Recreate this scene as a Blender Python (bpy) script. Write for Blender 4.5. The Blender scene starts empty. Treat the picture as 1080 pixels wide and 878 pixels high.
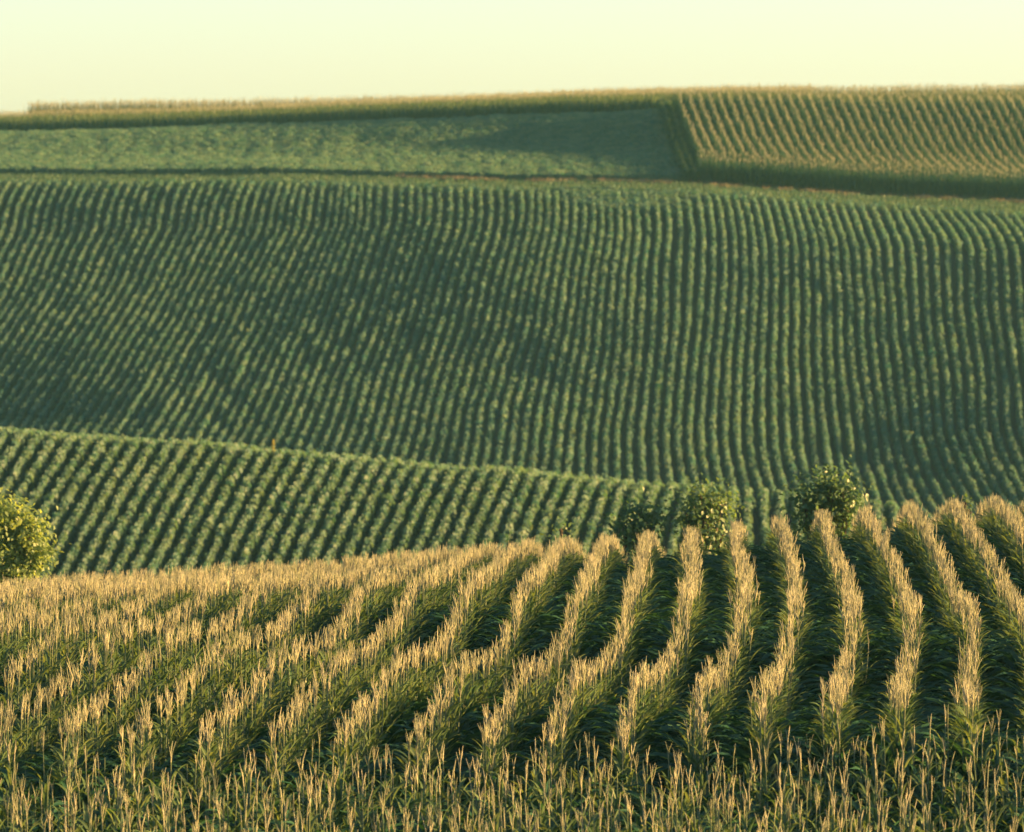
import bpy, math, random
import numpy as np
from mathutils import Vector, Euler

# ------------------------------------------------------------------ camera, sky, sun, exposure
scene = bpy.context.scene
COL = scene.collection
F_PX, CX, CY, EYE_Y = 6000.0, 540.0, 439.0, 150.0      # 200 mm lens over a 1080 x 878 frame
PITCH = math.atan((CY - EYE_Y) / F_PX)

cam_data = bpy.data.cameras.new('camera')
cam_data.sensor_width = 36.0
cam_data.lens = 200.0
cam_data.clip_start = 0.5
cam_data.clip_end = 20000.0
cam_data.dof.use_dof = True
cam_data.dof.focus_distance = 76.0
cam_data.dof.aperture_fstop = 4.2
cam = bpy.data.objects.new('camera', cam_data)
cam.rotation_euler = (math.radians(90) - PITCH, 0, 0)
COL.objects.link(cam)
scene.camera = cam

SUN_EL, SUN_AZ = math.radians(9.8), math.radians(87.0)  # azimuth clockwise from +Y (the view direction)
world = bpy.data.worlds.new('World')
scene.world = world
world.use_nodes = True
wnt = world.node_tree
bg = wnt.nodes['Background']
sky = wnt.nodes.new('ShaderNodeTexSky')
sky.sky_type = 'NISHITA'
sky.sun_disc = False
sky.sun_elevation = SUN_EL
sky.sun_rotation = SUN_AZ
sky.air_density = 0.73
sky.dust_density = 0.4
sky.ozone_density = 1.2
wnt.links.new(sky.outputs[0], bg.inputs['Color'])
bg.inputs['Strength'].default_value = 0.050

sun_data = bpy.data.lights.new('sun', 'SUN')
sun_data.energy = 5.0
sun_data.angle = math.radians(0.5)
sun_data.color = (1.0, 0.57, 0.19)
sun = bpy.data.objects.new('sun', sun_data)
S = Vector((math.sin(SUN_AZ) * math.cos(SUN_EL), math.cos(SUN_AZ) * math.cos(SUN_EL), math.sin(SUN_EL)))
sun.rotation_euler = S.to_track_quat('Z', 'Y').to_euler()
COL.objects.link(sun)

vs = scene.view_settings
vs.view_transform = 'Standard'
vs.look = 'None'
vs.gamma = 1.0
vs.exposure = 2.36
scene.cycles.max_bounces = 6
scene.cycles.diffuse_bounces = 3
scene.cycles.transmission_bounces = 3
scene.cycles.volume_bounces = 0
scene.cycles.transparent_max_bounces = 4

rng = np.random.default_rng(11)
random.seed(11)

# ------------------------------------------------------------------ small helpers
def tag(o, label=None, cat=None, group=None, kind=None):
    if label: o['label'] = label
    if cat: o['category'] = cat
    if group: o['group'] = group
    if kind: o['kind'] = kind
    return o

def ray(x, y):
    """direction of the photo's pixel, scaled so that it advances 1 m along +Y"""
    x = np.asarray(x, float); y = np.asarray(y, float)
    u, v = (x - CX) / F_PX, (CY - y) / F_PX
    sp, cp = math.sin(PITCH), math.cos(PITCH)
    dy = cp + v * sp
    return u / dy, (-sp + v * cp) / dy

def pchip(xk, yk, x):
    xk = np.asarray(xk, float); yk = np.asarray(yk, float); x = np.asarray(x, float)
    h = np.diff(xk); dl = np.diff(yk) / h
    m = np.zeros_like(yk)
    for i in range(1, len(xk) - 1):
        if dl[i - 1] * dl[i] > 0:
            w1, w2 = 2 * h[i] + h[i - 1], h[i] + 2 * h[i - 1]
            m[i] = (w1 + w2) / (w1 / dl[i - 1] + w2 / dl[i])
    m[0], m[-1] = dl[0], dl[-1]
    xc = np.clip(x, xk[0], xk[-1])
    i = np.clip(np.searchsorted(xk, xc) - 1, 0, len(h) - 1)
    t = (xc - xk[i]) / h[i]
    return ((1 + 2 * t) * (1 - t) ** 2 * yk[i] + t * (1 - t) ** 2 * h[i] * m[i]
            + t * t * (3 - 2 * t) * yk[i + 1] + t * t * (t - 1) * h[i] * m[i + 1])

def sstep(a, b, x):
    t = np.clip((np.asarray(x, float) - a) / (b - a), 0, 1)
    return t * t * (3 - 2 * t)

def vnoise(x, y, seed=0):
    """smooth value noise in [-1, 1]"""
    x = np.asarray(x, float); y = np.asarray(y, float)
    xi, yi = np.floor(x), np.floor(y)
    fx, fy = x - xi, y - yi
    fx = fx * fx * (3 - 2 * fx); fy = fy * fy * (3 - 2 * fy)
    def hsh(a, b):
        s = np.sin(a * 127.1 + b * 311.7 + seed * 74.7) * 43758.5453
        return (s - np.floor(s)) * 2 - 1
    return ((hsh(xi, yi) * (1 - fx) + hsh(xi + 1, yi) * fx) * (1 - fy)
            + (hsh(xi, yi + 1) * (1 - fx) + hsh(xi + 1, yi + 1) * fx) * fy)

# ------------------------------------------------------------------ the land: profiles of the hills, seen along five bearings
NEAR = [('z', -600, -20), ('z', -300, -10), ('z', -20, -2.4), ('z', 0, -1.9), ('z', 25, -6.3), ('z', 40, -8.4)]
FAR = [('z', 640, -3.0), ('z', 800, -16), ('z', 1500, -40), ('z', 3000, -60)]
PROFILES = {   # photo column -> (distance, photo row, height of the crop standing there)
    0: [(50, 930, 2.4), (61, 790, 2.4), (66, 738, 2.4), (71, 692, 2.4), (77, 657, 2.4), (86, 641, 2.4), (104, 629, 2.4), (112, 639, 2.4),
        ('z', 150, -17), ('z', 195, -20.5), (236, 605, .7), (252, 515, .7), (266, 456, .7), (274, 456, .7), ('z', 300, -19), ('z', 340, -21),
        (370, 475, .6), (382, 450, .6), (405, 390, .6), (425, 330, .6), (450, 255, .6), (470, 196, .6),
        (482, 187, 0), (508, 167, 0), (538, 145, 0), (560, 144, 0)],
    270: [(50, 930, 2.4), (61, 790, 2.4), (66, 738, 2.4), (71, 694, 2.4), (79, 645, 2.4), (92, 621, 2.4), (102, 610, 2.4), (110, 619, 2.4),
        ('z', 150, -17), ('z', 195, -20.5), (240, 600, .7), (256, 525, .7), (268, 477, .7), (276, 477, .7), ('z', 300, -20), ('z', 335, -22),
        (362, 495, .6), (378, 450, .6), (395, 400, .6), (418, 330, .6), (443, 255, .6), (463, 196, .6),
        (475, 187, 0), (500, 166, 0), (528, 138, 0), (552, 137, 0)],
    540: [(50, 930, 2.4), (61, 789, 2.4), (70, 707, 2.4), (80, 640, 2.4), (92, 595, 2.4), (100, 582, 2.4), (108, 592, 2.4),
        ('z', 150, -18), ('z', 195, -20.5), (246, 590, .7), (258, 540, .7), (270, 501, .7), (278, 501, .7), ('z', 300, -21), ('z', 330, -23.5),
        (352, 525, .6), (372, 450, .6), (388, 400, .6), (408, 330, .6), (432, 260, .6), (455, 200, .6),
        (467, 193, 0), (488, 167, 0), (512, 128, 0), (540, 126, 0)],
    720: [(50, 930, 2.4), (61, 788, 2.4), (70, 708, 2.4), (80, 638, 2.4), (92, 584, 2.4), (99, 572, 2.4), (107, 581, 2.4),
        ('z', 150, -18), ('z', 195, -20.5), (250, 580, .7), (261, 545, .7), (272, 515, .7), (280, 516, .7), ('z', 300, -22), ('z', 325, -24),
        (348, 535, .6), (366, 470, .6), (384, 400, .6), (404, 330, .6), (428, 260, .6), (452, 205, .6),
        (464, 196, 0), (482, 163, 0), (502, 122.5, 0), (522, 121, 0), (545, 120, 0)],
    900: [(50, 930, 2.4), (61, 788, 2.4), (70, 707, 2.4), (80, 634, 2.4), (92, 572, 2.4), (99, 554, 2.4), (107, 560, 2.4),
        ('z', 150, -18), ('z', 195, -20.5), (252, 590, .7), (262, 560, .7), (273, 530, .7), (282, 535, .7), ('z', 300, -22.5), ('z', 325, -24),
        (344, 545, .6), (358, 500, .6), (372, 450, .6), (384, 400, .6), (402, 330, .6), (424, 260, .6), (452, 216, .6),
        (463, 207, 0), (476, 184, 0), (500, 128, 0), (520, 119.5, 0), (545, 118, 0)],
    1080: [(50, 930, 2.4), (61, 788, 2.4), (70, 705, 2.4), (80, 630, 2.4), (92, 560, 2.4), (99, 539, 2.4), (107, 545, 2.4),
        ('z', 150, -18), ('z', 195, -20.5), (252, 600, .7), (262, 575, .7), (273, 550, .7), (282, 555, .7), ('z', 300, -22.5), ('z', 322, -24),
        (340, 552, .6), (352, 512, .6), (366, 450, .6), (380, 400, .6), (398, 330, .6), (420, 262, .6), (450, 226, .6),
        (462, 217, 0), (476, 196, 0), (500, 128, 0), (520, 117.5, 0), (545, 116, 0)],
}
COLS_X = sorted(PROFILES)
KN = []
for cx_ in COLS_X:
    ks = [k for k in NEAR + PROFILES[cx_] + FAR]
    dd, zz = [], []
    for k in ks:
        if k[0] == 'z':
            dd.append(k[1]); zz.append(k[2])
        else:
            d, y, h = k
            dd.append(d); zz.append(float(ray(CX, y)[1]) * d - h)
    KN.append((dd, zz))
THETA = np.array([(c - CX) / F_PX for c in COLS_X])

def ground(X, Y):
    X = np.asarray(X, float); Y = np.asarray(Y, float)
    shp = np.broadcast(X, Y).shape
    X = np.broadcast_to(X, shp).ravel(); Y = np.broadcast_to(Y, shp).ravel()
    th = X / np.maximum(Y, 45.0)
    thc = np.clip(th, THETA[0] - .012, THETA[-1] + .012)
    vals = np.stack([pchip(d, z, Y) for d, z in KN])            # columns x points
    # smooth (Catmull-Rom style) blend between the bearings
    i = np.clip(np.searchsorted(THETA, thc) - 1, 0, len(THETA) - 2)
    sl = (vals[1:] - vals[:-1]) / np.diff(THETA)[:, None]
    m = np.empty_like(vals)
    m[1:-1] = .5 * (sl[1:] + sl[:-1]); m[0] = sl[0]; m[-1] = sl[-1]
    n = np.arange(len(Y))
    h = THETA[i + 1] - THETA[i]
    t = (thc - THETA[i]) / h
    tt = np.clip(t, 0, 1)
    z = ((1 + 2 * tt) * (1 - tt) ** 2 * vals[i, n] + tt * (1 - tt) ** 2 * h * m[i, n]
         + tt * tt * (3 - 2 * tt) * vals[i + 1, n] + tt * tt * (tt - 1) * h * m[i + 1, n])
    z += np.where(t < 0, t * h * m[0], 0) + np.where(t > 1, (t - 1) * h * m[-1], 0)
    # two low terraces across the tasselled corn, soft swells elsewhere
    dpl = Y + 10 * th * 6 + .8 * vnoise(X * .25, Y * .05, 3)
    z += (.32 * np.exp(-((dpl - 66.5) / 2.5) ** 2) + .32 * np.exp(-((dpl - 79.0) / 3.4) ** 2)) * (.50 + .50 * sstep(-.05, .05, th))
    z += .10 * vnoise(X * .16, Y * .11, 5) * sstep(55, 65, Y)
    z += .28 * vnoise(X * .05, Y * .045, 8) * sstep(330, 350, Y) * (1 - sstep(452, 460, Y))
    # the hollow at the left of the big hill, tipped away from the evening sun
    px = CX + F_PX * th
    z -= 1.1 * (1 - sstep(-60, 190, px + (Y - 395) * 1.2)) * np.exp(-((Y - 392) / 24) ** 2)
    return z.reshape(shp)

def unproject(x, y, d0, d1, h):
    """where the sight line through photo pixel (x, y) meets the land (plus h) between two distances"""
    a, c = ray(x, y)
    lo = np.full(np.shape(a), float(d0)); hi = np.full(np.shape(a), float(d1))
    for _ in range(40):
        m = .5 * (lo + hi)
        below = (ground(a * m, m) + h) < c * m      # land still under the sight line: go further
        lo = np.where(below, m, lo); hi = np.where(below, hi, m)
    d = .5 * (lo + hi)
    return a * d, d

# ------------------------------------------------------------------ materials
def node_mat(name):
    m = bpy.data.materials.new(name)
    m.use_nodes = True
    nt = m.node_tree
    nt.nodes.clear()
    return m, nt, nt.nodes.new('ShaderNodeOutputMaterial')

def leaf_mat(name, dark, light, transl=.3, gloss=.08, rough=.45, scale=3.0, trans_tint=(1.45, 1.18, .50)):
    """leaf: diffuse + translucent + a little gloss, colour varied per plant and by noise"""
    m, nt, out = node_mat(name)
    N = nt.nodes.new; L = nt.links.new
    info = N('ShaderNodeObjectInfo')
    geo = N('ShaderNodeNewGeometry')
    noise = N('ShaderNodeTexNoise'); noise.inputs['Scale'].default_value = scale; noise.inputs['Detail'].default_value = 3
    L(geo.outputs['Position'], noise.inputs['Vector'])
    add = N('ShaderNodeMath'); add.operation = 'MULTIPLY_ADD'
    L(info.outputs['Random'], add.inputs[0]); add.inputs[1].default_value = .55
    sub = N('ShaderNodeMath'); sub.operation = 'MULTIPLY_ADD'
    L(noise.outputs['Fac'], sub.inputs[0]); sub.inputs[1].default_value = 1.3; sub.inputs[2].default_value = -.42
    L(sub.outputs[0], add.inputs[2])
    ramp = N('ShaderNodeValToRGB')
    ramp.color_ramp.elements[0].position = .1; ramp.color_ramp.elements[0].color = (*dark, 1)
    ramp.color_ramp.elements[1].position = .95; ramp.color_ramp.elements[1].color = (*light, 1)
    L(add.outputs[0], ramp.inputs[0])
    dif = N('ShaderNodeBsdfDiffuse'); L(ramp.outputs[0], dif.inputs['Color'])
    tr = N('ShaderNodeBsdfTranslucent')
    tint = N('ShaderNodeMixRGB'); tint.blend_type = 'MULTIPLY'; tint.inputs[0].default_value = 1
    L(ramp.outputs[0], tint.inputs[1]); tint.inputs[2].default_value = (*trans_tint, 1)
    L(tint.outputs[0], tr.inputs['Color'])
    mx = N('ShaderNodeMixShader'); mx.inputs[0].default_value = transl
    L(dif.outputs[0], mx.inputs[1]); L(tr.outputs[0], mx.inputs[2])
    gl = N('ShaderNodeBsdfGlossy'); gl.inputs['Roughness'].default_value = rough
    gl.inputs['Color'].default_value = (.9, .9, .85, 1)
    mx2 = N('ShaderNodeMixShader'); mx2.inputs[0].default_value = gloss
    L(mx.outputs[0], mx2.inputs[1]); L(gl.outputs[0], mx2.inputs[2])
    L(mx2.outputs[0], out.inputs['Surface'])
    return m

M = {}
M['corn_leaf'] = leaf_mat('corn_leaf', (.015, .070, .040), (.040, .118, .060), transl=.36, gloss=.03)
M['corn_top'] = leaf_mat('corn_upper_leaf', (.048, .112, .046), (.145, .215, .088), transl=.44, gloss=.025)  # paler than corn_leaf: sunlit olive of the plant tops put into the colour
M['corn_stalk'] = leaf_mat('corn_stalk', (.05, .09, .03), (.12, .14, .05), transl=.0, gloss=.05)
M['tassel'] = leaf_mat('corn_tassel', (.20, .235, .125), (.48, .465, .31), transl=.35, gloss=.02, trans_tint=(1.1, 1, .8))
M['soy'] = leaf_mat('soybean_leaf', (.028, .122, .096), (.120, .205, .140), transl=.45, gloss=.03, rough=.55, scale=1.2)
M['soy_far'] = leaf_mat('soybean_leaf_hill', (.030, .145, .122), (.150, .238, .168), transl=.45, gloss=.02, rough=.6, scale=.8)
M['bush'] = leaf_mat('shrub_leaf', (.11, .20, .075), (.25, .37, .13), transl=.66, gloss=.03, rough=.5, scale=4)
M['sapling'] = leaf_mat('sapling_leaf', (.042, .115, .052), (.145, .235, .09), transl=.50, gloss=.03, rough=.45, scale=4)
M['bush_wood'] = leaf_mat('shrub_wood', (.05, .04, .03), (.12, .09, .06), transl=0, gloss=.02)
M['grass'] = leaf_mat('margin_grass', (.04, .105, .06), (.09, .17, .09), transl=.3, gloss=.03, scale=.6)
M['dry_grass'] = leaf_mat('dry_grass', (.18, .15, .09), (.36, .30, .19), transl=.25, gloss=.02, scale=.6)
M['yellow_weed'] = leaf_mat('yellow_weed', (.25, .25, .03), (.50, .42, .05), transl=.35, gloss=.04)

def soil_mat():
    m, nt, out = node_mat('field_ground')
    N = nt.nodes.new; L = nt.links.new
    geo = N('ShaderNodeNewGeometry')
    n1 = N('ShaderNodeTexNoise'); n1.inputs['Scale'].default_value = .35; n1.inputs['Detail'].default_value = 8
    n2 = N('ShaderNodeTexNoise'); n2.inputs['Scale'].default_value = 6; n2.inputs['Detail'].default_value = 5
    L(geo.outputs['Position'], n1.inputs['Vector']); L(geo.outputs['Position'], n2.inputs['Vector'])
    soil = N('ShaderNodeValToRGB')
    soil.color_ramp.elements[0].color = (.025, .022, .016, 1); soil.color_ramp.elements[1].color = (.06, .050, .036, 1)
    L(n2.outputs['Fac'], soil.inputs[0])
    gr = N('ShaderNodeValToRGB')
    gr.color_ramp.elements[0].position = .3; gr.color_ramp.elements[0].color = (.035, .085, .035, 1)
    gr.color_ramp.elements[1].position = .7; gr.color_ramp.elements[1].color = (.085, .135, .055, 1)
    L(n1.outputs['Fac'], gr.inputs[0])
    at = N('ShaderNodeAttribute'); at.attribute_name = 'grassy'
    mx = N('ShaderNodeMixRGB'); L(at.outputs['Fac'], mx.inputs[0])
    L(soil.outputs[0], mx.inputs[1]); L(gr.outputs[0], mx.inputs[2])
    b = N('ShaderNodeBsdfPrincipled'); b.inputs['Roughness'].default_value = .95
    L(mx.outputs[0], b.inputs['Base Color'])
    bump = N('ShaderNodeBump'); bump.inputs['Strength'].default_value = .6; bump.inputs['Distance'].default_value = .08
    L(n2.outputs['Fac'], bump.inputs['Height']); L(bump.outputs[0], b.inputs['Normal'])
    L(b.outputs[0], out.inputs['Surface'])
    return m
M['soil'] = soil_mat()

# ------------------------------------------------------------------ the ground sheet
def sym(vals):
    v = np.array(vals); return np.concatenate([-v[::-1][:-1], v])
ys = np.concatenate([[-300, -200, -100, -60], np.arange(-40, 40, 4), np.arange(40, 125, 1.0), np.arange(125, 230, 3),
                     np.arange(230, 290, 1.2), np.arange(290, 335, 3), np.arange(335, 450, 1.5), np.arange(450, 470, .6), np.arange(470, 570, 1.5),
                     np.arange(570, 700, 8), [720, 760, 800, 900, 1000, 1200]])
xs = sym(np.concatenate([np.arange(0, 16, .8), np.arange(16, 64, 1.5), np.arange(64, 130, 6), [140, 170, 220, 300, 450, 600]]))
GX, GY = np.meshgrid(xs, ys)
GZ = ground(GX, GY)
nx, ny = len(xs), len(ys)
verts = np.stack([GX.ravel(), GY.ravel(), GZ.ravel()], 1)
idx = np.arange(nx * ny).reshape(ny, nx)
faces = np.stack([idx[:-1, :-1].ravel(), idx[:-1, 1:].ravel(), idx[1:, 1:].ravel(), idx[1:, :-1].ravel()], 1)
me = bpy.data.meshes.new('ground')
me.from_pydata(verts.tolist(), [], faces.tolist())
me.shade_smooth()
mar0 = pchip([-.09, -.045, 0, .03, .06, .09], [472, 465, 457, 454, 454, 452.5], (GX / np.maximum(GY, 45)).ravel())
gm = sstep(-.5, .8, GY.ravel() - mar0) * (1 - sstep(10, 12, GY.ravel() - mar0))
gm = np.maximum(gm, (GY.ravel() < 44) * 1.0)
gm = np.maximum(gm, (GY.ravel() > 620) * 1.0)
gm = np.maximum(gm, sstep(112, 120, GY.ravel()) * (1 - sstep(228, 232, GY.ravel())))
att = me.attributes.new('grassy', 'FLOAT', 'POINT')
att.data.foreach_set('value', gm.astype(np.float32))
me.materials.append(M['soil'])
go = bpy.data.objects.new('ground', me)
COL.objects.link(go)
tag(go, 'rolling bare soil and grass under the crops', 'ground', kind='structure')

# ------------------------------------------------------------------ mesh builder
class MB:
    def __init__(self):
        self.v, self.f, self.mi = [], [], []
    def strip(self, pts, widths, side, fold, mi):
        """a leaf: three verts across, folded along the midrib"""
        b = len(self.v)
        for p, w, s, up in zip(pts, widths, side, fold):
            self.v += [p - s * w + up * (w * .45), p, p + s * w + up * (w * .45)]
        for k in range(len(pts) - 1):
            o = b + 3 * k
            self.f += [(o, o + 1, o + 4, o + 3), (o + 1, o + 2, o + 5, o + 4)]
            self.mi += [mi, mi]
    def tube(self, pts, radii, n, mi):
        b = len(self.v)
        for k, (p, r) in enumerate(zip(pts, radii)):
            t = (pts[min(k + 1, len(pts) - 1)] - pts[max(k - 1, 0)])
            t = t / (np.linalg.norm(t) + 1e-9)
            a = np.cross(t, [1., .3, .2]); a /= np.linalg.norm(a) + 1e-9
            c = np.cross(t, a)
            for j in range(n):
                q = 2 * math.pi * j / n
                self.v.append(p + r * (math.cos(q) * a + math.sin(q) * c))
        for k in range(len(pts) - 1):
            for j in range(n):
                j2 = (j + 1) % n
                self.f.append((b + k * n + j, b + k * n + j2, b + (k + 1) * n + j2, b + (k + 1) * n + j)); self.mi.append(mi)
        self.f.append(tuple(b + (len(pts) - 1) * n + j for j in range(n))); self.mi.append(mi)
    def quad_leaf(self, c, nrm, tip, L, W, mi):
        nrm = nrm / (np.linalg.norm(nrm) + 1e-9)
        tip = tip - nrm * np.dot(tip, nrm); tip /= np.linalg.norm(tip) + 1e-9
        s = np.cross(nrm, tip)
        b = len(self.v)
        self.v += [c - tip * L * .5, c + s * W * .5 - tip * L * .08 + nrm * W * .10, c + tip * L * .5 - nrm * L * .06, c - s * W * .5 - tip * L * .08 + nrm * W * .10]
        self.f += [(b, b + 1, b + 2), (b, b + 2, b + 3)]; self.mi += [mi, mi]
    def mesh(self, name, mats):
        m = bpy.data.meshes.new(name)
        m.from_pydata([tuple(map(float, p)) for p in self.v], [], self.f)
        for k in mats: m.materials.append(M[k])
        m.polygons.foreach_set('material_index', self.mi)
        m.shade_smooth()
        return m

A = np.array
UP = A([0, 0, 1.])

def corn_leaf(mb, z0, az, L, W, el, droop, mi, R):
    n = 7
    d = A([math.cos(az), math.sin(az), 0]); s = A([-math.sin(az), math.cos(az), 0])
    p = A([0, 0, z0]) + d * .012
    pts, ws, ss, ups = [], [], [], []
    ang = el; tw = R.uniform(-.5, .5); side = R.uniform(-.25, .25)
    for k in range(n):
        t = k / (n - 1)
        w = W * (.55 + 1.6 * t) * (1 - t) ** .75 if t < 1 else .001
        w = min(w, W)
        dirv = d * math.cos(ang) + UP * math.sin(ang)
        nr = -d * math.sin(ang) + UP * math.cos(ang)
        q = tw * t * 1.6
        pts.append(p.copy()); ws.append(max(w, .002) * .5)
        ss.append(s * math.cos(q) + nr * math.sin(q)); ups.append(nr * math.cos(q) - s * math.sin(q))
        p = p + dirv * L / (n - 1) + s * side * t * L / (n - 1)
        ang -= droop / (n - 1) * (.4 + 1.2 * t)
    mb.strip(pts, ws, ss, ups, mi)

def make_corn(seed, H=2.36, far=False, edge=False, ridge=False):
    """returns builders: stalk, foliage, tassel"""
    R = random.Random(seed)
    H = H + R.uniform(-.04, .04)
    lean = A([R.uniform(-.035, .035), R.uniform(-.035, .035), 0])
    st, fo, ta = MB(), MB(), MB()
    st.tube([A([0, 0, -.05]), A([0, 0, H * .5]) + lean * .3, A([0, 0, H]) + lean], [.014, .011, .006], 5, 0)
    az = R.uniform(0, 6.28)
    nl = 20
    for k in range(nl):
        t = k / (nl - 1)
        z = .30 + (H - (.55 if far else .50)) * t + (0 if far else .04) + R.uniform(-.04, .04)
        az += math.pi + R.uniform(-.55, .55)
        L = (.56 + .36 * math.sin(math.pi * min(1, t * .85 + .12))) * R.uniform(.85, 1.1)
        mi = 0
        if t > (.5 if ridge else .72 if far else .74):                                   # upper leaves stand up narrow; their straw-green paints sunlight into the tops
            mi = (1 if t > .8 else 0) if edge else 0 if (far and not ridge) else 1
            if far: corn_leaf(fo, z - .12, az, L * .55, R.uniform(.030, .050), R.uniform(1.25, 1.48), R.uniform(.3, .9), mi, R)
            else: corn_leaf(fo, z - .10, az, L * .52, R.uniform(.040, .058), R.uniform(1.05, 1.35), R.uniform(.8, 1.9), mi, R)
            continue
        corn_leaf(fo, z, az, L, R.uniform(.080, .11) * (1 if t < .85 else .65), R.uniform(.85, 1.2) - (.25 if t > .7 else 0), R.uniform(1.3, 2.3), mi, R)
    top = A([0, 0, H]) + lean
    ln = R.uniform(.20, .29) * (1.6 if ridge else 1.35 if far else 1)
    bend = A([R.uniform(-.05, .05), R.uniform(-.05, .05), 0])
    sp = lambda t: top + A([0, 0, ln * t]) + bend * t * t
    ta.tube([top - A([0, 0, .10]), sp(0), sp(.5), sp(1)], [.0045, .006, .0055, .003], 4, 0)
    for k in range(R.randint(1, 4) if edge else R.randint(5, 9)):
        t0 = R.uniform(-.05, .38)
        a = R.uniform(0, 6.28); tl = R.uniform(.08, .38) * (1.5 if far else 1)
        l2 = R.uniform(.10, .19) * (1.4 if far else 1)
        b0 = top + A([0, 0, ln * t0])
        h = A([math.cos(a), math.sin(a), 0])
        p1 = b0 + (h * math.sin(tl) + UP * math.cos(tl)) * l2 * .5
        tl2 = tl + R.uniform(-.20, .22)
        p2 = p1 + (h * math.sin(tl2) + UP * math.cos(tl2)) * l2 * .5
        ta.tube([b0, p1, p2], [.0032, .0038, .0016] if not far else [.0035, .0045, .002], 3, 0)
    return st, fo, ta

def join(mbs, offs):
    o = MB()
    for mb, k in zip(mbs, offs):
        b = len(o.v)
        o.v += mb.v; o.f += [tuple(i + b for i in f) for f in mb.f]; o.mi += [i + k for i in mb.mi]
    return o

CORN = [make_corn(100 + i) for i in range(9)]
EDGE = [make_corn(160 + i, 2.24, edge=True) for i in range(9)]
BARE = [make_corn(140 + i, 2.22, edge=True) for i in range(3)]       # green plants that carry no tassel


def source(name, meshes):
    c = bpy.data.collections.new(name)       # kept out of the scene: only feeds the instancing
    for i, m in enumerate(meshes):
        c.objects.link(bpy.data.objects.new(f'{name}_{i:02d}', m))
    return c

CORN_SRC = source('corn_kinds', [join(p, (0, 1, 3)).mesh('corn_plant', ['corn_stalk', 'corn_leaf', 'corn_top', 'tassel']) for p in CORN])

EDGE_PARTS = [(s.mesh('stalk', ['corn_stalk']), f.mesh('foliage', ['corn_leaf', 'corn_top']), t.mesh('tassel', ['tassel'])) for s, f, t in EDGE]
BARE_PARTS = [(s.mesh('stalk', ['corn_stalk']), f.mesh('foliage', ['corn_leaf', 'corn_top'])) for s, f, t in BARE]
FAR = [make_corn(180 + i, far=True) for i in range(6)]
FAR_SRC = source('far_corn_kinds', [join(p, (0, 1, 3)).mesh('corn_plant', ['corn_stalk', 'corn_leaf', 'corn_top', 'tassel']) for p in FAR])
RIDGE_SRC = source('ridge_corn_kinds', [join(p, (0, 1, 3)).mesh('corn_plant', ['corn_stalk', 'corn_leaf', 'corn_top', 'tassel']) for p in [make_corn(190 + i, far=True, ridge=True) for i in range(6)]])  # paler upper half and longer tassels paint in the ridge's sunlit top
EDGE_SRC = source('edge_corn_kinds', [join(p, (0, 1, 3)).mesh('corn_plant', ['corn_stalk', 'corn_leaf', 'corn_top', 'tassel']) for p in EDGE]
                  + [join(p[:2], (0, 1)).mesh('corn_plant', ['corn_stalk', 'corn_leaf', 'corn_top']) for p in BARE])

def make_soy(seed, n, leaf, mat, wid=.175, hgt=.86, lng=.30, spread=.26):
    R = np.random.default_rng(seed)
    mb = MB()
    for k in range(4):
        a = R.uniform(0, 6.28); r = R.uniform(.02, .12)
        mb.tube([A([0, 0, -.03]), A([r * math.cos(a), r * math.sin(a), hgt * .75])], [.006, .004], 3, 0)
    for k in range(n):
        a = R.uniform(0, 2 * math.pi); t = R.random() ** .8            # t: 0 at the skirt, 1 at the top
        wd = wid * (1.5 - 1.5 * t if t < .4 else .9) * (1 if t < .88 else .6) * R.uniform(.6, 1.05)
        c = A([wd * math.cos(a), lng * math.sin(a) * R.uniform(.5, 1.05), hgt * (.08 + .88 * t) * R.uniform(.94, 1.05)])
        # the leaves turn their blades towards the low sun on the right
        nrm = A([math.cos(a) * .8 + .55, math.sin(a) * .35, .25 + .45 * t]) + R.normal(0, spread, 3)
        tip = A([math.cos(a), math.sin(a), -.7]) + R.normal(0, .5, 3)
        L = leaf * R.uniform(.75, 1.2)
        mb.quad_leaf(c, nrm, tip, L, L * .72, 0)
    return mb.mesh('soybean_plant', [mat])

SOY_MESH = [make_soy(20 + i, 170, .105, 'soy') for i in range(8)]
SOY_SRC = source('soybean_kinds', SOY_MESH)
SOYF_SRC = source('hill_soybean_kinds', [make_soy(50 + i, 88, .13, 'soy_far', wid=.18, hgt=.82, lng=.33) for i in range(8)])
UPL_SRC = source('upland_soybean_kinds', [make_soy(90 + i, 150, .10, 'soy_far', wid=.34, hgt=.72, lng=.36, spread=.8) for i in range(6)])
def make_tuft(seed, mat, n=26, h=.35, spread=.22):
    R = np.random.default_rng(seed); mb = MB()
    for k in range(n):
        a = R.uniform(0, 6.28); r = spread * math.sqrt(R.random()); b = A([r * math.cos(a), r * math.sin(a), -.02])
        d = A([math.cos(a), math.sin(a), 0]) * R.uniform(.05, .3) * h * 1.4
        hh = h * R.uniform(.6, 1.15); s = A([-math.sin(a), math.cos(a), 0])
        p = [b, b + d * .3 + UP * hh * .6, b + d + UP * hh]
        mb.strip(p, [.012, .010, .002], [s] * 3, [UP * 0] * 3, 0)
    return mb.mesh('grass_tuft', [mat])
GRASS_SRC = source('grass_kinds', [make_tuft(70 + i, 'grass') for i in range(4)])
DRY_SRC = source('dry_grass_kinds', [make_tuft(80 + i, 'dry_grass', h=.42) for i in range(4)])

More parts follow.
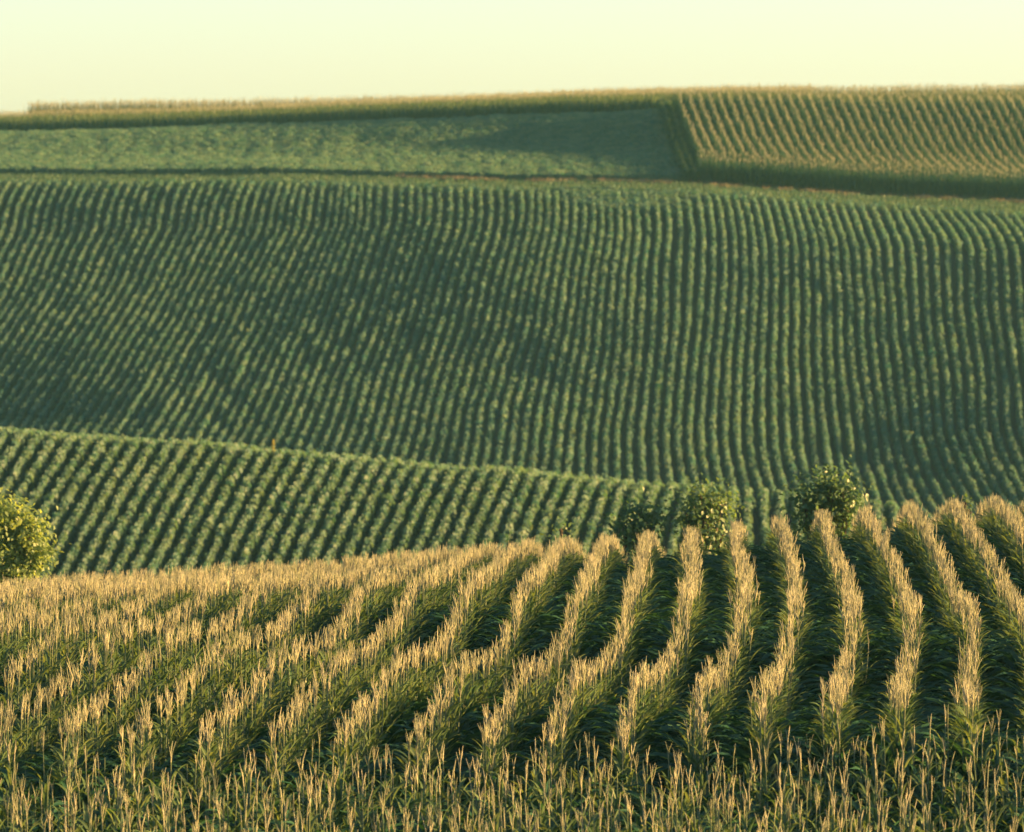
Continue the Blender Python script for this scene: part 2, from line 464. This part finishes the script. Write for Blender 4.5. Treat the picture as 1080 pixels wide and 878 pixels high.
# ------------------------------------------------------------------ scattering (one geometry-nodes group per source)
def scatter_group(name, coll):
    g = bpy.data.node_groups.new(name, 'GeometryNodeTree')
    g.interface.new_socket('Geometry', in_out='INPUT', socket_type='NodeSocketGeometry')
    g.interface.new_socket('Geometry', in_out='OUTPUT', socket_type='NodeSocketGeometry')
    N = g.nodes.new; L = g.links.new
    gi, go_ = N('NodeGroupInput'), N('NodeGroupOutput')
    ci = N('GeometryNodeCollectionInfo')
    ci.inputs['Collection'].default_value = coll
    ci.inputs['Separate Children'].default_value = True
    ci.inputs['Reset Children'].default_value = True
    iop = N('GeometryNodeInstanceOnPoints')
    iop.inputs['Pick Instance'].default_value = True
    def attr(nm, ty):
        a = N('GeometryNodeInputNamedAttribute'); a.data_type = ty; a.inputs['Name'].default_value = nm
        return a.outputs['Attribute']
    L(gi.outputs[0], iop.inputs['Points']); L(ci.outputs[0], iop.inputs['Instance'])
    L(attr('kind_index', 'INT'), iop.inputs['Instance Index'])
    L(attr('turn', 'FLOAT_VECTOR'), iop.inputs['Rotation'])
    L(attr('size', 'FLOAT_VECTOR'), iop.inputs['Scale'])
    L(iop.outputs[0], go_.inputs[0])
    return g
GROUPS = {}
def scatter(name, P, coll, scale, label, cat, zs=None, tilt=.05, turn=None):
    P = np.asarray(P, float)
    n = len(P)
    me = bpy.data.meshes.new(name)
    me.vertices.add(n)
    me.vertices.foreach_set('co', P.astype(np.float32).ravel())
    k = len(coll.objects)
    rot = np.stack([rng.normal(0, tilt, n), rng.normal(0, tilt, n), rng.uniform(0, 2 * math.pi, n) if turn is None else rng.normal(0, .3, n)], 1)
    sc = np.asarray(scale, float) * np.ones(n)
    sz = np.stack([sc, sc, sc if zs is None else zs], 1)
    a = me.attributes.new('kind_index', 'INT', 'POINT'); a.data.foreach_set('value', rng.integers(0, k, n).astype(np.int32))
    a = me.attributes.new('turn', 'FLOAT_VECTOR', 'POINT'); a.data.foreach_set('vector', rot.astype(np.float32).ravel())
    a = me.attributes.new('size', 'FLOAT_VECTOR', 'POINT'); a.data.foreach_set('vector', sz.astype(np.float32).ravel())
    o = bpy.data.objects.new(name, me)
    COL.objects.link(o)
    md = o.modifiers.new('scatter', 'NODES')
    if coll.name not in GROUPS: GROUPS[coll.name] = scatter_group('scatter_' + coll.name, coll)
    md.node_group = GROUPS[coll.name]
    tag(o, label, cat, kind='stuff')
    print('scatter', name, n)
    return o

def on_ground(X, Y):
    return np.stack([X, Y, ground(X, Y)], 1)

# ------------------------------------------------------------------ tasselled corn in the foreground
SP = .76
def dir_x(Y):            # the long rows run slightly to the right, bending a little
    return .050 * (Y - 62) + .00006 * (Y - 62) ** 2 + pchip([40, 62, 68, 75, 82, 90, 98, 120], [0, 0, .16, .38, .36, .20, .03, -.25], Y)
PX, PY, PH = [], [], []
x_anchor = (1025 - CX) / F_PX * 62.0
for r in range(-34, 18):
    yy = np.arange(61.6 + rng.uniform(-.25, .25), 117, .125)
    yy = yy + rng.normal(0, .025, len(yy))
    xx = x_anchor + r * SP + dir_x(yy) + .05 * vnoise(yy * .12, r * 3.7, 2) + rng.normal(0, .018, len(yy))
    keep = (np.abs(xx / yy) < .098 + .055 * (xx > 0)) & (rng.random(len(yy)) > .04)
    PX.append(xx[keep]); PY.append(yy[keep])
long_rows = (np.concatenate(PX), np.concatenate(PY))
cross = []
for k in range(-5, 14):
    y0 = 51.0 + k * SP
    xx = np.arange(-6.6, 9.5, .135) + rng.normal(0, .03, len(np.arange(-6.6, 9.5, .135)))
    yy = y0 + .10 * vnoise(xx * .2, k * 2.3, 6) + rng.normal(0, .03, len(xx))
    ok = rng.random(len(xx)) > .05
    cross.append((k, xx[ok], yy[ok]))
single, rest_x, rest_y = [], [], []
for k, xx, yy in cross:
    if 0 <= k <= 5:
        inv = np.abs(xx / yy) < .0905
        for a, b in zip(xx[inv], yy[inv]): single.append((k, a, b))
        rest_x.append(xx[~inv]); rest_y.append(yy[~inv])
    else:
        rest_x.append(xx); rest_y.append(yy)
single = single[:300] if len(single) > 300 else single
if len(single) == 300:
    kmax = single[-1][0]; last = single[-1][1]
    for k, xx, yy in cross:
        if 0 <= k <= 5:
            inv = np.abs(xx / yy) < .0905
            left = inv & ((k > kmax) | ((k == kmax) & (xx > last + 1e-6)))
            rest_x.append(xx[left]); rest_y.append(yy[left])
EX_, EY_ = np.concatenate(rest_x), np.concatenate(rest_y)
scatter('headland_corn_crop', on_ground(EX_, EY_), EDGE_SRC, 1.0, 'dark green cross rows of corn with few tassels in front of the long rows', 'corn crop',
        zs=1.0 + rng.normal(0, .03, len(EX_)), tilt=.035)
RX, RY = long_rows
hv = 1 + .012 * vnoise(RX * .8, RY * .35, 4) + rng.normal(0, .008, len(RX))
scatter('corn_crop', on_ground(RX, RY), CORN_SRC, 1.0, 'golden tasselled corn in long curving rows across the foreground slope', 'corn crop', zs=hv, tilt=.020)

ORD = ['foremost', 'second', 'third', 'fourth', 'fifth', 'sixth']
def side_word(x, y):
    q = x / y
    return 'at the left' if q < -.045 else 'left of centre' if q < 0 else 'right of centre' if q < .045 else 'at the right'
first = {}
for n, (k, x, y) in enumerate(single):
    bare = rng.random() < .2
    KINDS = BARE_PARTS if bare else EDGE_PARTS
    v = int(rng.integers(0, len(KINDS)))
    z = float(ground(x, y))
    e = bpy.data.objects.new('corn_plant', None)
    e.empty_display_size = .2
    e.location = (x, y, z)
    e.rotation_euler = (rng.normal(0, .035), rng.normal(0, .035), rng.uniform(0, 6.28))
    s = 1 + rng.normal(0, .045)
    e.scale = (1, 1, s)
    COL.objects.link(e)
    tag(e, f'{"green corn plant without tassel" if bare else "tan tasselled corn plant"} {side_word(x, y)}, {ORD[k]} cross row from bottom edge', 'corn plant',
        'corn plants in the nearest cross rows')
    if (bare, v) not in first:
        first[bare, v] = [bpy.data.objects.new(nm, m) for nm, m in zip(('stalk', 'foliage', 'tassel'), KINDS[v])]
        parts = first[bare, v]
    else:
        parts = [o.copy() for o in first[bare, v]]
    for o in parts:
        COL.objects.link(o); o.parent = e

# ------------------------------------------------------------------ row tracing for the planted hills
def bil(gx, gy, G, x, y):
    gx = np.asarray(gx, float); gy = np.asarray(gy, float); G = np.asarray(G, float)
    x = np.clip(x, gx[0], gx[-1]); y = np.clip(y, gy[0], gy[-1])
    i = np.clip(np.searchsorted(gx, x) - 1, 0, len(gx) - 2); j = np.clip(np.searchsorted(gy, y) - 1, 0, len(gy) - 2)
    tx = (x - gx[i]) / (gx[i + 1] - gx[i]); ty = (y - gy[j]) / (gy[j + 1] - gy[j])
    return (G[j, i] * (1 - tx) + G[j, i + 1] * tx) * (1 - ty) + (G[j + 1, i] * (1 - tx) + G[j + 1, i + 1] * tx) * ty

def trace_rows(x0, y0, ytop, ybot, slope):
    """follow every row from its anchor on the hill, uphill and downhill; returns a list of (x, y) curves"""
    n_up, n_dn = int((y0 - ytop) / 2), int((ybot - y0) / 2)
    up, x = [], x0.copy()
    for k in range(n_up):
        y = y0 - 2 * k
        x = x + 2 * slope(x, y - 1); up.append(x.copy())
    dn, x = [], x0.copy()
    for k in range(n_dn):
        y = y0 + 2 * k
        x = x - 2 * slope(x, y + 1); dn.append(x.copy())
    xs_ = np.array(dn[::-1] + [x0] + up)
    ys_ = np.array([y0 + 2 * (k + 1) for k in range(n_dn)][::-1] + [y0] + [y0 - 2 * (k + 1) for k in range(n_up)], float)
    return xs_, ys_

def plant_rows(xs_, ys_, d0, d1, h, step, jit=.03, clip=None):
    """plants along the traced rows, evenly spaced on the land itself"""
    X, Y, RI = [], [], []
    for r in range(xs_.shape[1]):
        wx, wy = unproject(xs_[:, r], ys_, d0, d1, h)
        ok = (wy > d0 + .3) & (wy < d1 - .3)
        if clip is not None: ok &= clip(xs_[:, r], ys_)
        if ok.sum() < 3: continue
        wx, wy = wx[ok], wy[ok]
        wz = ground(wx, wy)
        seg = np.sqrt(np.diff(wx) ** 2 + np.diff(wy) ** 2 + np.diff(wz) ** 2)
        s = np.concatenate([[0], np.cumsum(seg)])
        t = np.arange(rng.uniform(0, step), s[-1], step)
        t = t + rng.normal(0, step * .12, len(t))
        X.append(np.interp(t, s, wx) + rng.normal(0, jit, len(t))); Y.append(np.interp(t, s, wy) + rng.normal(0, jit, len(t)))
        RI.append(np.full(len(t), r))
    return np.concatenate(X), np.concatenate(Y), np.concatenate(RI)

# ------------------------------------------------------------------ nearer soybean knoll
nx_ = []
x = -260.0
while x < 960:
    nx_.append(x); x += 18.4 - 1.8 * np.clip(x / 780, -.3, 1)
s_near = lambda x, y: (np.interp(x, [-200, 0, 300, 500, 650, 720, 780, 830, 950], [.70, .62, .52, .46, .38, .26, .06, -.08, -.2])
                       + np.clip((520 - y) / 80, -1, 1) * .10)
tx, ty = trace_rows(np.array(nx_), 520.0, 380, 640, s_near)
# row curves leave the profile at the crest; let them run over it
def near_rows():
    X, Y = [], []
    for r in range(tx.shape[1]):
        wx, wy = unproject(tx[:, r], ty, 232, 268 + 12 * np.clip(np.mean(tx[:, r]) / 800, 0, 1), .7)
        top = 266 + 6.5 * np.clip(tx[:, r] / 700, 0, 1)
        ok = (wy > 233) & (wy < top)
        if ok.sum() < 3: continue
        o = np.argsort(wy[ok]); wx, wy = wx[ok][o], wy[ok][o]
        k = max(2, len(wx) // 6)
        g = (wx[-1] - wx[-k]) / max(wy[-1] - wy[-k], .5)
        ye = np.arange(wy[-1] + 1, wy[-1] + 13, 1.0)
        wx = np.concatenate([wx, wx[-1] + g * (ye - wy[-1])]); wy = np.concatenate([wy, ye])
        s = np.concatenate([[0], np.cumsum(np.hypot(np.diff(wx), np.diff(wy)))])
        t = np.arange(rng.uniform(0, .3), s[-1], .21); t = t + rng.normal(0, .04, len(t))
        X.append(np.interp(t, s, wx) + rng.normal(0, .035, len(t))); Y.append(np.interp(t, s, wy))
    return np.concatenate(X), np.concatenate(Y)
NX, NY = near_rows()
ok = (NX / NY > -.104) & (NX / NY < .075) & (rng.random(len(NX)) > .03)
NX, NY = NX[ok], NY[ok]
NZ = ground(NX, NY)
nsc = 1 + .10 * vnoise(NX * .35, NY * .22, 9) + rng.normal(0, .07, len(NX))
# the 300 that show nearest, just over the corn's crest
th = NX / NY
sx = CX + F_PX * th
cyy = CY - F_PX * np.tan(np.arctan2(NZ + .5, NY) + PITCH)
crest = np.interp(sx, [0, 270, 400, 540, 640, 810], [600, 588, 574, 562, 560, 548])
vis = (sx > 2) & (sx < 820) & (cyy < crest)
cand = np.where(vis)[0][np.argsort(NY[vis])][:300]
mask = np.zeros(len(NX), bool); mask[cand] = True
for n in cand:
    m = SOY_MESH[int(rng.integers(0, len(SOY_MESH)))]
    o = bpy.data.objects.new('soybean_plant', m)
    o.location = (NX[n], NY[n], NZ[n]); o.rotation_euler = (0, 0, rng.normal(0, .3))
    o.scale = (nsc[n],) * 3
    COL.objects.link(o)
    zone = 'behind the left bush' if sx[n] < 90 else 'over the left part of the corn crest' if sx[n] < 320 else 'over the middle of the corn crest'
    tag(o, f'green soybean plant low on the knoll, just {zone}' if sx[n] >= 90 else 'green soybean plant low on the nearer knoll beside the left bush',
        'soybean plant', 'soybean plants at the foot of the nearer knoll')
scatter('soybean_crop', np.stack([NX, NY, NZ], 1)[~mask], SOY_SRC, nsc[~mask], 'dark green soybean rows slanting over the low knoll behind the corn', 'soybean crop', turn='row')

# ------------------------------------------------------------------ the big soybean hill
mx_ = []
x = -560.0
while x < 1420:
    mx_.append(x); x += 11.2 + 1.2 * np.clip(x / 1080, -.2, 1.2)
GXs = [-100, 100, 400, 700, 980, 1150]
GYs = [190, 215, 236, 246, 256, 266, 300, 365, 430, 480, 510, 545]
SG = A([[.7, .60, .22, -.25, -.55, -.65], [.5, .35, .10, -.20, -.62, -.75], [.35, .20, .06, -.10, -.65, -.80], [.50, .45, .38, -.05, -.60, -.80], [.55, .50, .40, .0, -.45, -.75], [.55, .50, .40, .05, -.10, -.30],
        [.6, .50, .40, .10, -.05, -.15], [.65, .55, .45, .15, -.10, -.15], [.65, .60, .35, .08, -.12, -.15], [.65, .60, .30, -.03, -.30, -.30],
        [.65, .60, .25, -.08, -.55, -.60], [.65, .60, .20, -.15, -.75, -.80]])
bx, by = trace_rows(A(mx_), 400.0, 188, 560, lambda x, y: bil(GXs, GYs, SG, x, np.full_like(x, y)) + .13 * vnoise(x / 130 + 3, np.full_like(x, y / 26.), 61) + .05 * vnoise(x / 35, np.full_like(x, y / 12.), 62))
BX, BY, BR = plant_rows(bx, by, 338, 476, .6, .23)
top_d = lambda X, Y: pchip([-.11, -.09, -.045, 0, .03, .06, .09, .11], [474, 472, 465, 456, 453, 453, 451, 450], X / Y) 
bt = BX / BY
ok = (BY < top_d(BX, BY) - 1.0) & (bt > -.100) & (bt < .104)
BX, BY, BR = BX[ok], BY[ok], BR[ok]
patch = vnoise(BX * .09, BY * .06, 21) + .6 * vnoise(BX * .33 + BR * 2.1, BY * .21, 22)
weak = sstep(.55, 1.1, patch)
bsc = 1 - .16 * weak + .08 * vnoise(BX * .6, BY * .3, 23) + .09 * vnoise(BR * 7.31, BY * .8, 24) + rng.normal(0, .05, len(BX))
ok = rng.random(len(BX)) > .03 + .05 * weak
scatter('hill_soybean_crop', on_ground(BX[ok], BY[ok]), SOYF_SRC, bsc[ok], 'pale green soybean rows sweeping up the broad middle hill', 'soybean crop', turn='row')

# end rows along the upper edge, and the little swirl of point rows there
EX, EY = [], []
for k in range(3):
    aa = np.arange(-.100, .104, .00075)
    Y = pchip([-.11, -.09, -.045, 0, .03, .06, .09, .11], [474, 472, 465, 456, 453, 453, 451, 450], aa) + .2 + k * .62
    EX.append(aa * Y + rng.normal(0, .05, len(aa))); EY.append(Y + rng.normal(0, .06, len(aa)))
for k in range(9):
    px = np.linspace(588 + 5 * abs(k - 4), 738 - 9 * k, 150)
    py = 201 + 2.6 * k + 5 * ((px - 668) / 75) - 6 * ((px - 668) / 75) ** 2
    wx, wy = unproject(px, py, 430, 456, .6)
    EX.append(wx); EY.append(wy)
px = rng.normal(662, 32, 1500); py = 211 + (px - 662) * .05 + rng.normal(0, 5, 1500)
ok = (py > 199 + (px - 590) * .05) & (py < 226)
wx, wy = unproject(px[ok], py[ok], 430, 457, .6)
EX.append(wx); EY.append(wy)
EX, EY = np.concatenate(EX), np.concatenate(EY)
scatter('end_row_soybean_crop', on_ground(EX, EY), SOYF_SRC, .85 + rng.normal(0, .1, len(EX)), 'thin light green end rows along the top of the middle hill', 'soybean crop')

# ------------------------------------------------------------------ the shaded soybean field under the ridge
foot = lambda a: pchip([-.11, -.09, -.045, 0, .027, .04], [540, 538, 528, 512, 502.5, 500], a)          # foot of the ridge corn
base_d = lambda a: pchip([-.11, -.09, -.045, 0, .03, .06, .09, .13], [486, 482, 475, 467, 464, 463, 462, 460], a)
n = 36000
aa = rng.uniform(-.108, .034, n); tt = rng.random(n)
YY = base_d(aa) + .8 + tt * (foot(aa) - base_d(aa) - 1.9)
XX = aa * YY
wall_x = lambda Y: np.interp(Y, [455, 464, 502, 520], [15.0, 15.3, 14.1, 13.6])     # left side of the corn block
ok = XX < wall_x(YY) - 1.2
scatter('upland_soybean_crop', on_ground(XX[ok], YY[ok]), UPL_SRC, .95 + rng.normal(0, .06, ok.sum()) + .08 * vnoise(XX[ok] * 1.3, YY[ok] * .12, 51),
        'dense green soybean field lying in the shadow below the ridge', 'soybean crop', turn='row')

# ------------------------------------------------------------------ corn block on the right and corn along the ridge
bo_x, bo_y = [], []
for k in range(2):  # short rows without tassels, added to widen the block's dark shaded side
    yb = np.arange(464.5, 503, .19)
    bo_x.append(wall_x(yb) - .35 - .62 * k + rng.normal(0, .05, len(yb))); bo_y.append(yb)
bo_x, bo_y = np.concatenate(bo_x), np.concatenate(bo_y)
scatter('added_shade_corn_crop', on_ground(bo_x, bo_y), source('added_shade_corn_kinds', [join(p[:2], (0, 1)).mesh('corn_plant', ['corn_stalk', 'corn_leaf', 'corn_top']) for p in BARE]),
        .9, 'short dark green rows added as shade down the left side of the far corn block', 'corn crop', zs=.62 + rng.normal(0, .04, len(bo_x)))
kx = []
x = 560.0
while x < 1420:
    kx.append(x); x += 10.7
s_blk = lambda x, y: bil([700, 1080], [100, 125, 150, 165, 176], [[-.30, -.70], [-.38, -.50], [-.50, -.50], [-.75, -.8], [-1.0, -1.2]], x, np.full_like(x, y))
cx2, cy2 = trace_rows(A(kx), 140.0, 100, 200, s_blk)
CXX, CYY, _ = plant_rows(cx2, cy2, 462, 503, 2.05, .19, jit=.035)
a2 = CXX / CYY
ok = (CXX > wall_x(CYY) + .3) & (CYY > base_d(a2) + 5.0) & (CYY < 501.5) & (a2 < .112)
CXX, CYY = CXX[ok], CYY[ok]
FX, FY = [CXX], [CYY]
for k in range(6):                                        # end rows along the block's foot
    a = np.arange(.030, .112, .00040); Y = base_d(a) + 1.0 + k * SP
    X = a * Y; o = X > wall_x(Y) + .1
    FX.append(X[o] + rng.normal(0, .04, o.sum())); FY.append(Y[o] + rng.normal(0, .05, o.sum()))
FX, FY = np.concatenate(FX), np.concatenate(FY)
scatter('far_corn_crop', on_ground(FX, FY), FAR_SRC, .92, 'tan tasselled corn block in leaning rows on the upper right hill', 'corn crop',
        zs=.86 + .03 * vnoise(FX * .5, FY * .3, 31) + rng.normal(0, 1, len(FX)) * np.where(FY < base_d(FX / FY) + 5, .06, .02), tilt=.04)
HX, HY = [], []
for k in range(34):
    a = np.arange(-.108, .112, .00042)
    f = np.where(a < .0272, foot(a), 502.0)
    Y = f + .4 + k * SP * (1 if k < 10 else 1.6)
    HX.append(a * Y + rng.normal(0, .05, len(a))); HY.append(Y + rng.normal(0, .06, len(a)))
HX, HY = np.concatenate(HX), np.concatenate(HY)
ok = rng.random(len(HX)) > np.where(HY - np.where(HX / HY < .0272, foot(HX / HY), 502.0) < 1.0, .10, .30)
scatter('ridge_corn_crop', on_ground(HX[ok], HY[ok]), RIDGE_SRC, .92, 'tan topped strip of corn along the skyline ridge', 'corn crop',
        zs=.86 + .03 * vnoise(HX * .4, HY * .3, 33)[ok] + rng.normal(0, .055, ok.sum()), tilt=.04)
bx2 = np.arange(-48.1, 30, .13)
BXX = np.concatenate([bx2 + rng.normal(0, .05, len(bx2)) for k in range(12)])
BYY = np.concatenate([np.full(len(bx2), 566 + k * SP) for k in range(12)])
scatter('back_corn_crop', on_ground(BXX, BYY), RIDGE_SRC, .95, 'farther strip of green corn just showing over the ridge', 'corn crop', zs=1.22 + rng.normal(0, .07, len(BXX)))

# ------------------------------------------------------------------ grass margin and dry weeds between the fields
n = 9000
aa = rng.uniform(-.104, .106, n); tt = rng.random(n)
y0, y1 = top_d(aa * 460, np.full(n, 460.)) + 1.8, base_d(aa) + .9
YY = y0 + tt * (y1 - y0)
scatter('grass_margin', on_ground(aa * YY, YY), GRASS_SRC, rng.uniform(.6, 1.3, n), 'strip of rough green grass between the hill fields', 'grass')
n = 1300
aa = rng.uniform(-.02, .104, n)
YY = base_d(aa) - .1 + rng.normal(0, .3, n)
ok = rng.random(n) < np.clip(.5 + .9 * vnoise(aa * 160, aa * 0, 41), .05, 1)
scatter('dry_grass_margin', on_ground((aa * YY)[ok], YY[ok]), DRY_SRC, rng.uniform(.6, 1.3, ok.sum()), 'thin line of dry brown grass along the field edge', 'dry grass')

# ------------------------------------------------------------------ shrubs behind the corn's crest
def shrub(name, loc, w, h, n_leaf, leaf, seed, label, lobes, mk_leaf='sapling'):
    R = np.random.default_rng(seed)
    e = bpy.data.objects.new(name, None); e.location = loc
    COL.objects.link(e); tag(e, label, 'shrub')
    wd, fo = MB(), MB()
    tips = []
    for (lx, ly, lz, lr) in lobes:
        c = A([lx * w, ly * w, h - lz])
        base = A([lx * w * .15, ly * w * .15, -.1])
        mid = base * .5 + c * .5 + A([0, 0, h * .08])
        wd.tube([base, mid, c], [.045, .03, .012], 6, 0)
        for k in range(7):
            d = R.normal(0, 1, 3); d[2] = abs(d[2]) * .8 + .1; d /= np.linalg.norm(d)
            t = c + d * lr * w * R.uniform(.55, 1.05)
            wd.tube([mid * .3 + c * .7, (c + t) * .5 + A([0, 0, .05]), t], [.014, .009, .004], 4, 0)
            tips.append((t, d)); tips.append(((c + t) * .5, d)); tips.append((c * .6 + t * .4, d))
    for k in range(n_leaf):
        t, d = tips[int(R.integers(0, len(tips)))]
        c = t + R.normal(0, leaf * 1.6, 3)
        nrm = A([.4, -.25, .6]) + d * .4 + R.normal(0, .5, 3)
        tip = d * A([1, 1, 0]) + A([0, 0, -.6]) + R.normal(0, .4, 3)
        L = leaf * R.uniform(.65, 1.25)
        fo.quad_leaf(c, nrm, tip, L, L * .68, 0)
    for nm, mb, mk in (('trunk', wd, 'bush_wood'), ('crown', fo, mk_leaf)):
        o = bpy.data.objects.new(nm, mb.mesh(nm, [mk])); COL.objects.link(o); o.parent = e
    return e

def shrub_at(px, top_y, d, w, n_leaf, leaf, seed, label, lobes, mk_leaf='sapling'):
    a, c = ray(px, top_y)
    x, y = float(a * d), float(d)
    z = float(ground(x, y))
    h = float(c) * d - z
    return shrub('shrub', (x, y, z), w, h, n_leaf, leaf, seed, label, lobes, mk_leaf)

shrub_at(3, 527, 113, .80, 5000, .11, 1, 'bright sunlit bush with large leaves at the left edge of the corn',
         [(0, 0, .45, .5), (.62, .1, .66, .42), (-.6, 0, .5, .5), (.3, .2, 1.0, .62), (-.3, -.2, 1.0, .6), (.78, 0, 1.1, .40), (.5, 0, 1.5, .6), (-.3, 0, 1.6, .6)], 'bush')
shrub_at(672, 530, 118, .60, 1000, .12, 2, 'smallest dark sapling peeping over the corn left of the other bushes',
         [(0, 0, .3, .42), (.5, 0, .5, .45), (-.45, .1, .6, .45), (0, 0, .9, .7), (.3, 0, 1.3, .6)])
shrub_at(744, 516, 118, .58, 1500, .12, 3, 'dark rounded bush with a few sunlit leaves between two tassel rows',
         [(-.1, 0, .32, .5), (.45, 0, .42, .5), (-.5, .1, .6, .5), (0, 0, .9, .75), (.4, 0, 1.1, .6), (-.3, 0, 1.4, .6)])
shrub_at(874, 500, 116, .72, 2300, .12, 4, 'tallest leafy bush behind the corn crest, its right side sunlit',
         [(.05, 0, .3, .40), (.45, 0, .5, .45), (-.62, .15, .62, .45), (-.1, 0, .9, .6), (.5, 0, .95, .5), (-.5, .1, 1.1, .55), (0, 0, 1.4, .7)])
shrub_at(592, 553, 112, .12, 50, .10, 5, 'tiny weed tip poking above the corn crest left of the saplings', [(0, 0, .15, .8), (.5, 0, .3, .8)])
shrub_at(1018, 526, 112, .12, 50, .10, 6, 'small weed tip showing over the tassels right of the tallest bush', [(0, 0, .15, .8), (.5, 0, .3, .8)])

# a yellowing weed standing up out of the knoll's soybeans
a, c = ray(288, 464)
d = 268.0
x, y = float(a * d), d
z = float(ground(x, y))
R = np.random.default_rng(9)
e = bpy.data.objects.new('weed', None); e.location = (x, y, z); COL.objects.link(e)
tag(e, 'lone yellow weed standing above the soybeans on the knoll crest', 'weed')
st, fo = MB(), MB()
hw = max(float(c) * d - z, 1.1)
st.tube([A([0, 0, -.05]), A([.02, 0, hw * .6]), A([0, .02, hw])], [.012, .009, .004], 5, 0)
for k in range(70):
    zz = R.uniform(.35, 1.0) * hw; q = R.uniform(0, 6.28); r = R.uniform(.03, .20) * (1.25 - zz / hw)
    fo.quad_leaf(A([r * math.cos(q), r * math.sin(q), zz]), A([math.cos(q), math.sin(q), .7]), A([math.cos(q), math.sin(q), -.2]), .13, .07, 0)
for nm, mb, mk in (('stem', st, 'bush_wood'), ('foliage', fo, 'yellow_weed')):
    o = bpy.data.objects.new(nm, mb.mesh(nm, [mk])); COL.objects.link(o); o.parent = e

# ------------------------------------------------------------------ evening air
hz = bpy.data.meshes.new('haze')
x0, x1, y0, y1, z0, z1 = -603, 603, -303, 1203, float(GZ.min()) - 1.0, max(float(GZ.max()), 4.0) + 5.0
hv_ = [(x, y, z) for x in (x0, x1) for y in (y0, y1) for z in (z0, z1)]
hz.from_pydata(hv_, [], [(0, 1, 3, 2), (4, 6, 7, 5), (0, 4, 5, 1), (2, 3, 7, 6), (0, 2, 6, 4), (1, 5, 7, 3)])
hm, hnt, hout = node_mat('evening_haze')
pv = hnt.nodes.new('ShaderNodeVolumePrincipled')
pv.inputs['Color'].default_value = (.36, .90, 1.0, 1)
pv.inputs['Density'].default_value = 1.0e-4
pv.inputs['Anisotropy'].default_value = .2
hnt.links.new(pv.outputs[0], hout.inputs['Volume'])
hz.materials.append(hm)
ho = bpy.data.objects.new('haze', hz); COL.objects.link(ho)
tag(ho, 'thin evening haze lying over the fields', 'haze', kind='stuff')
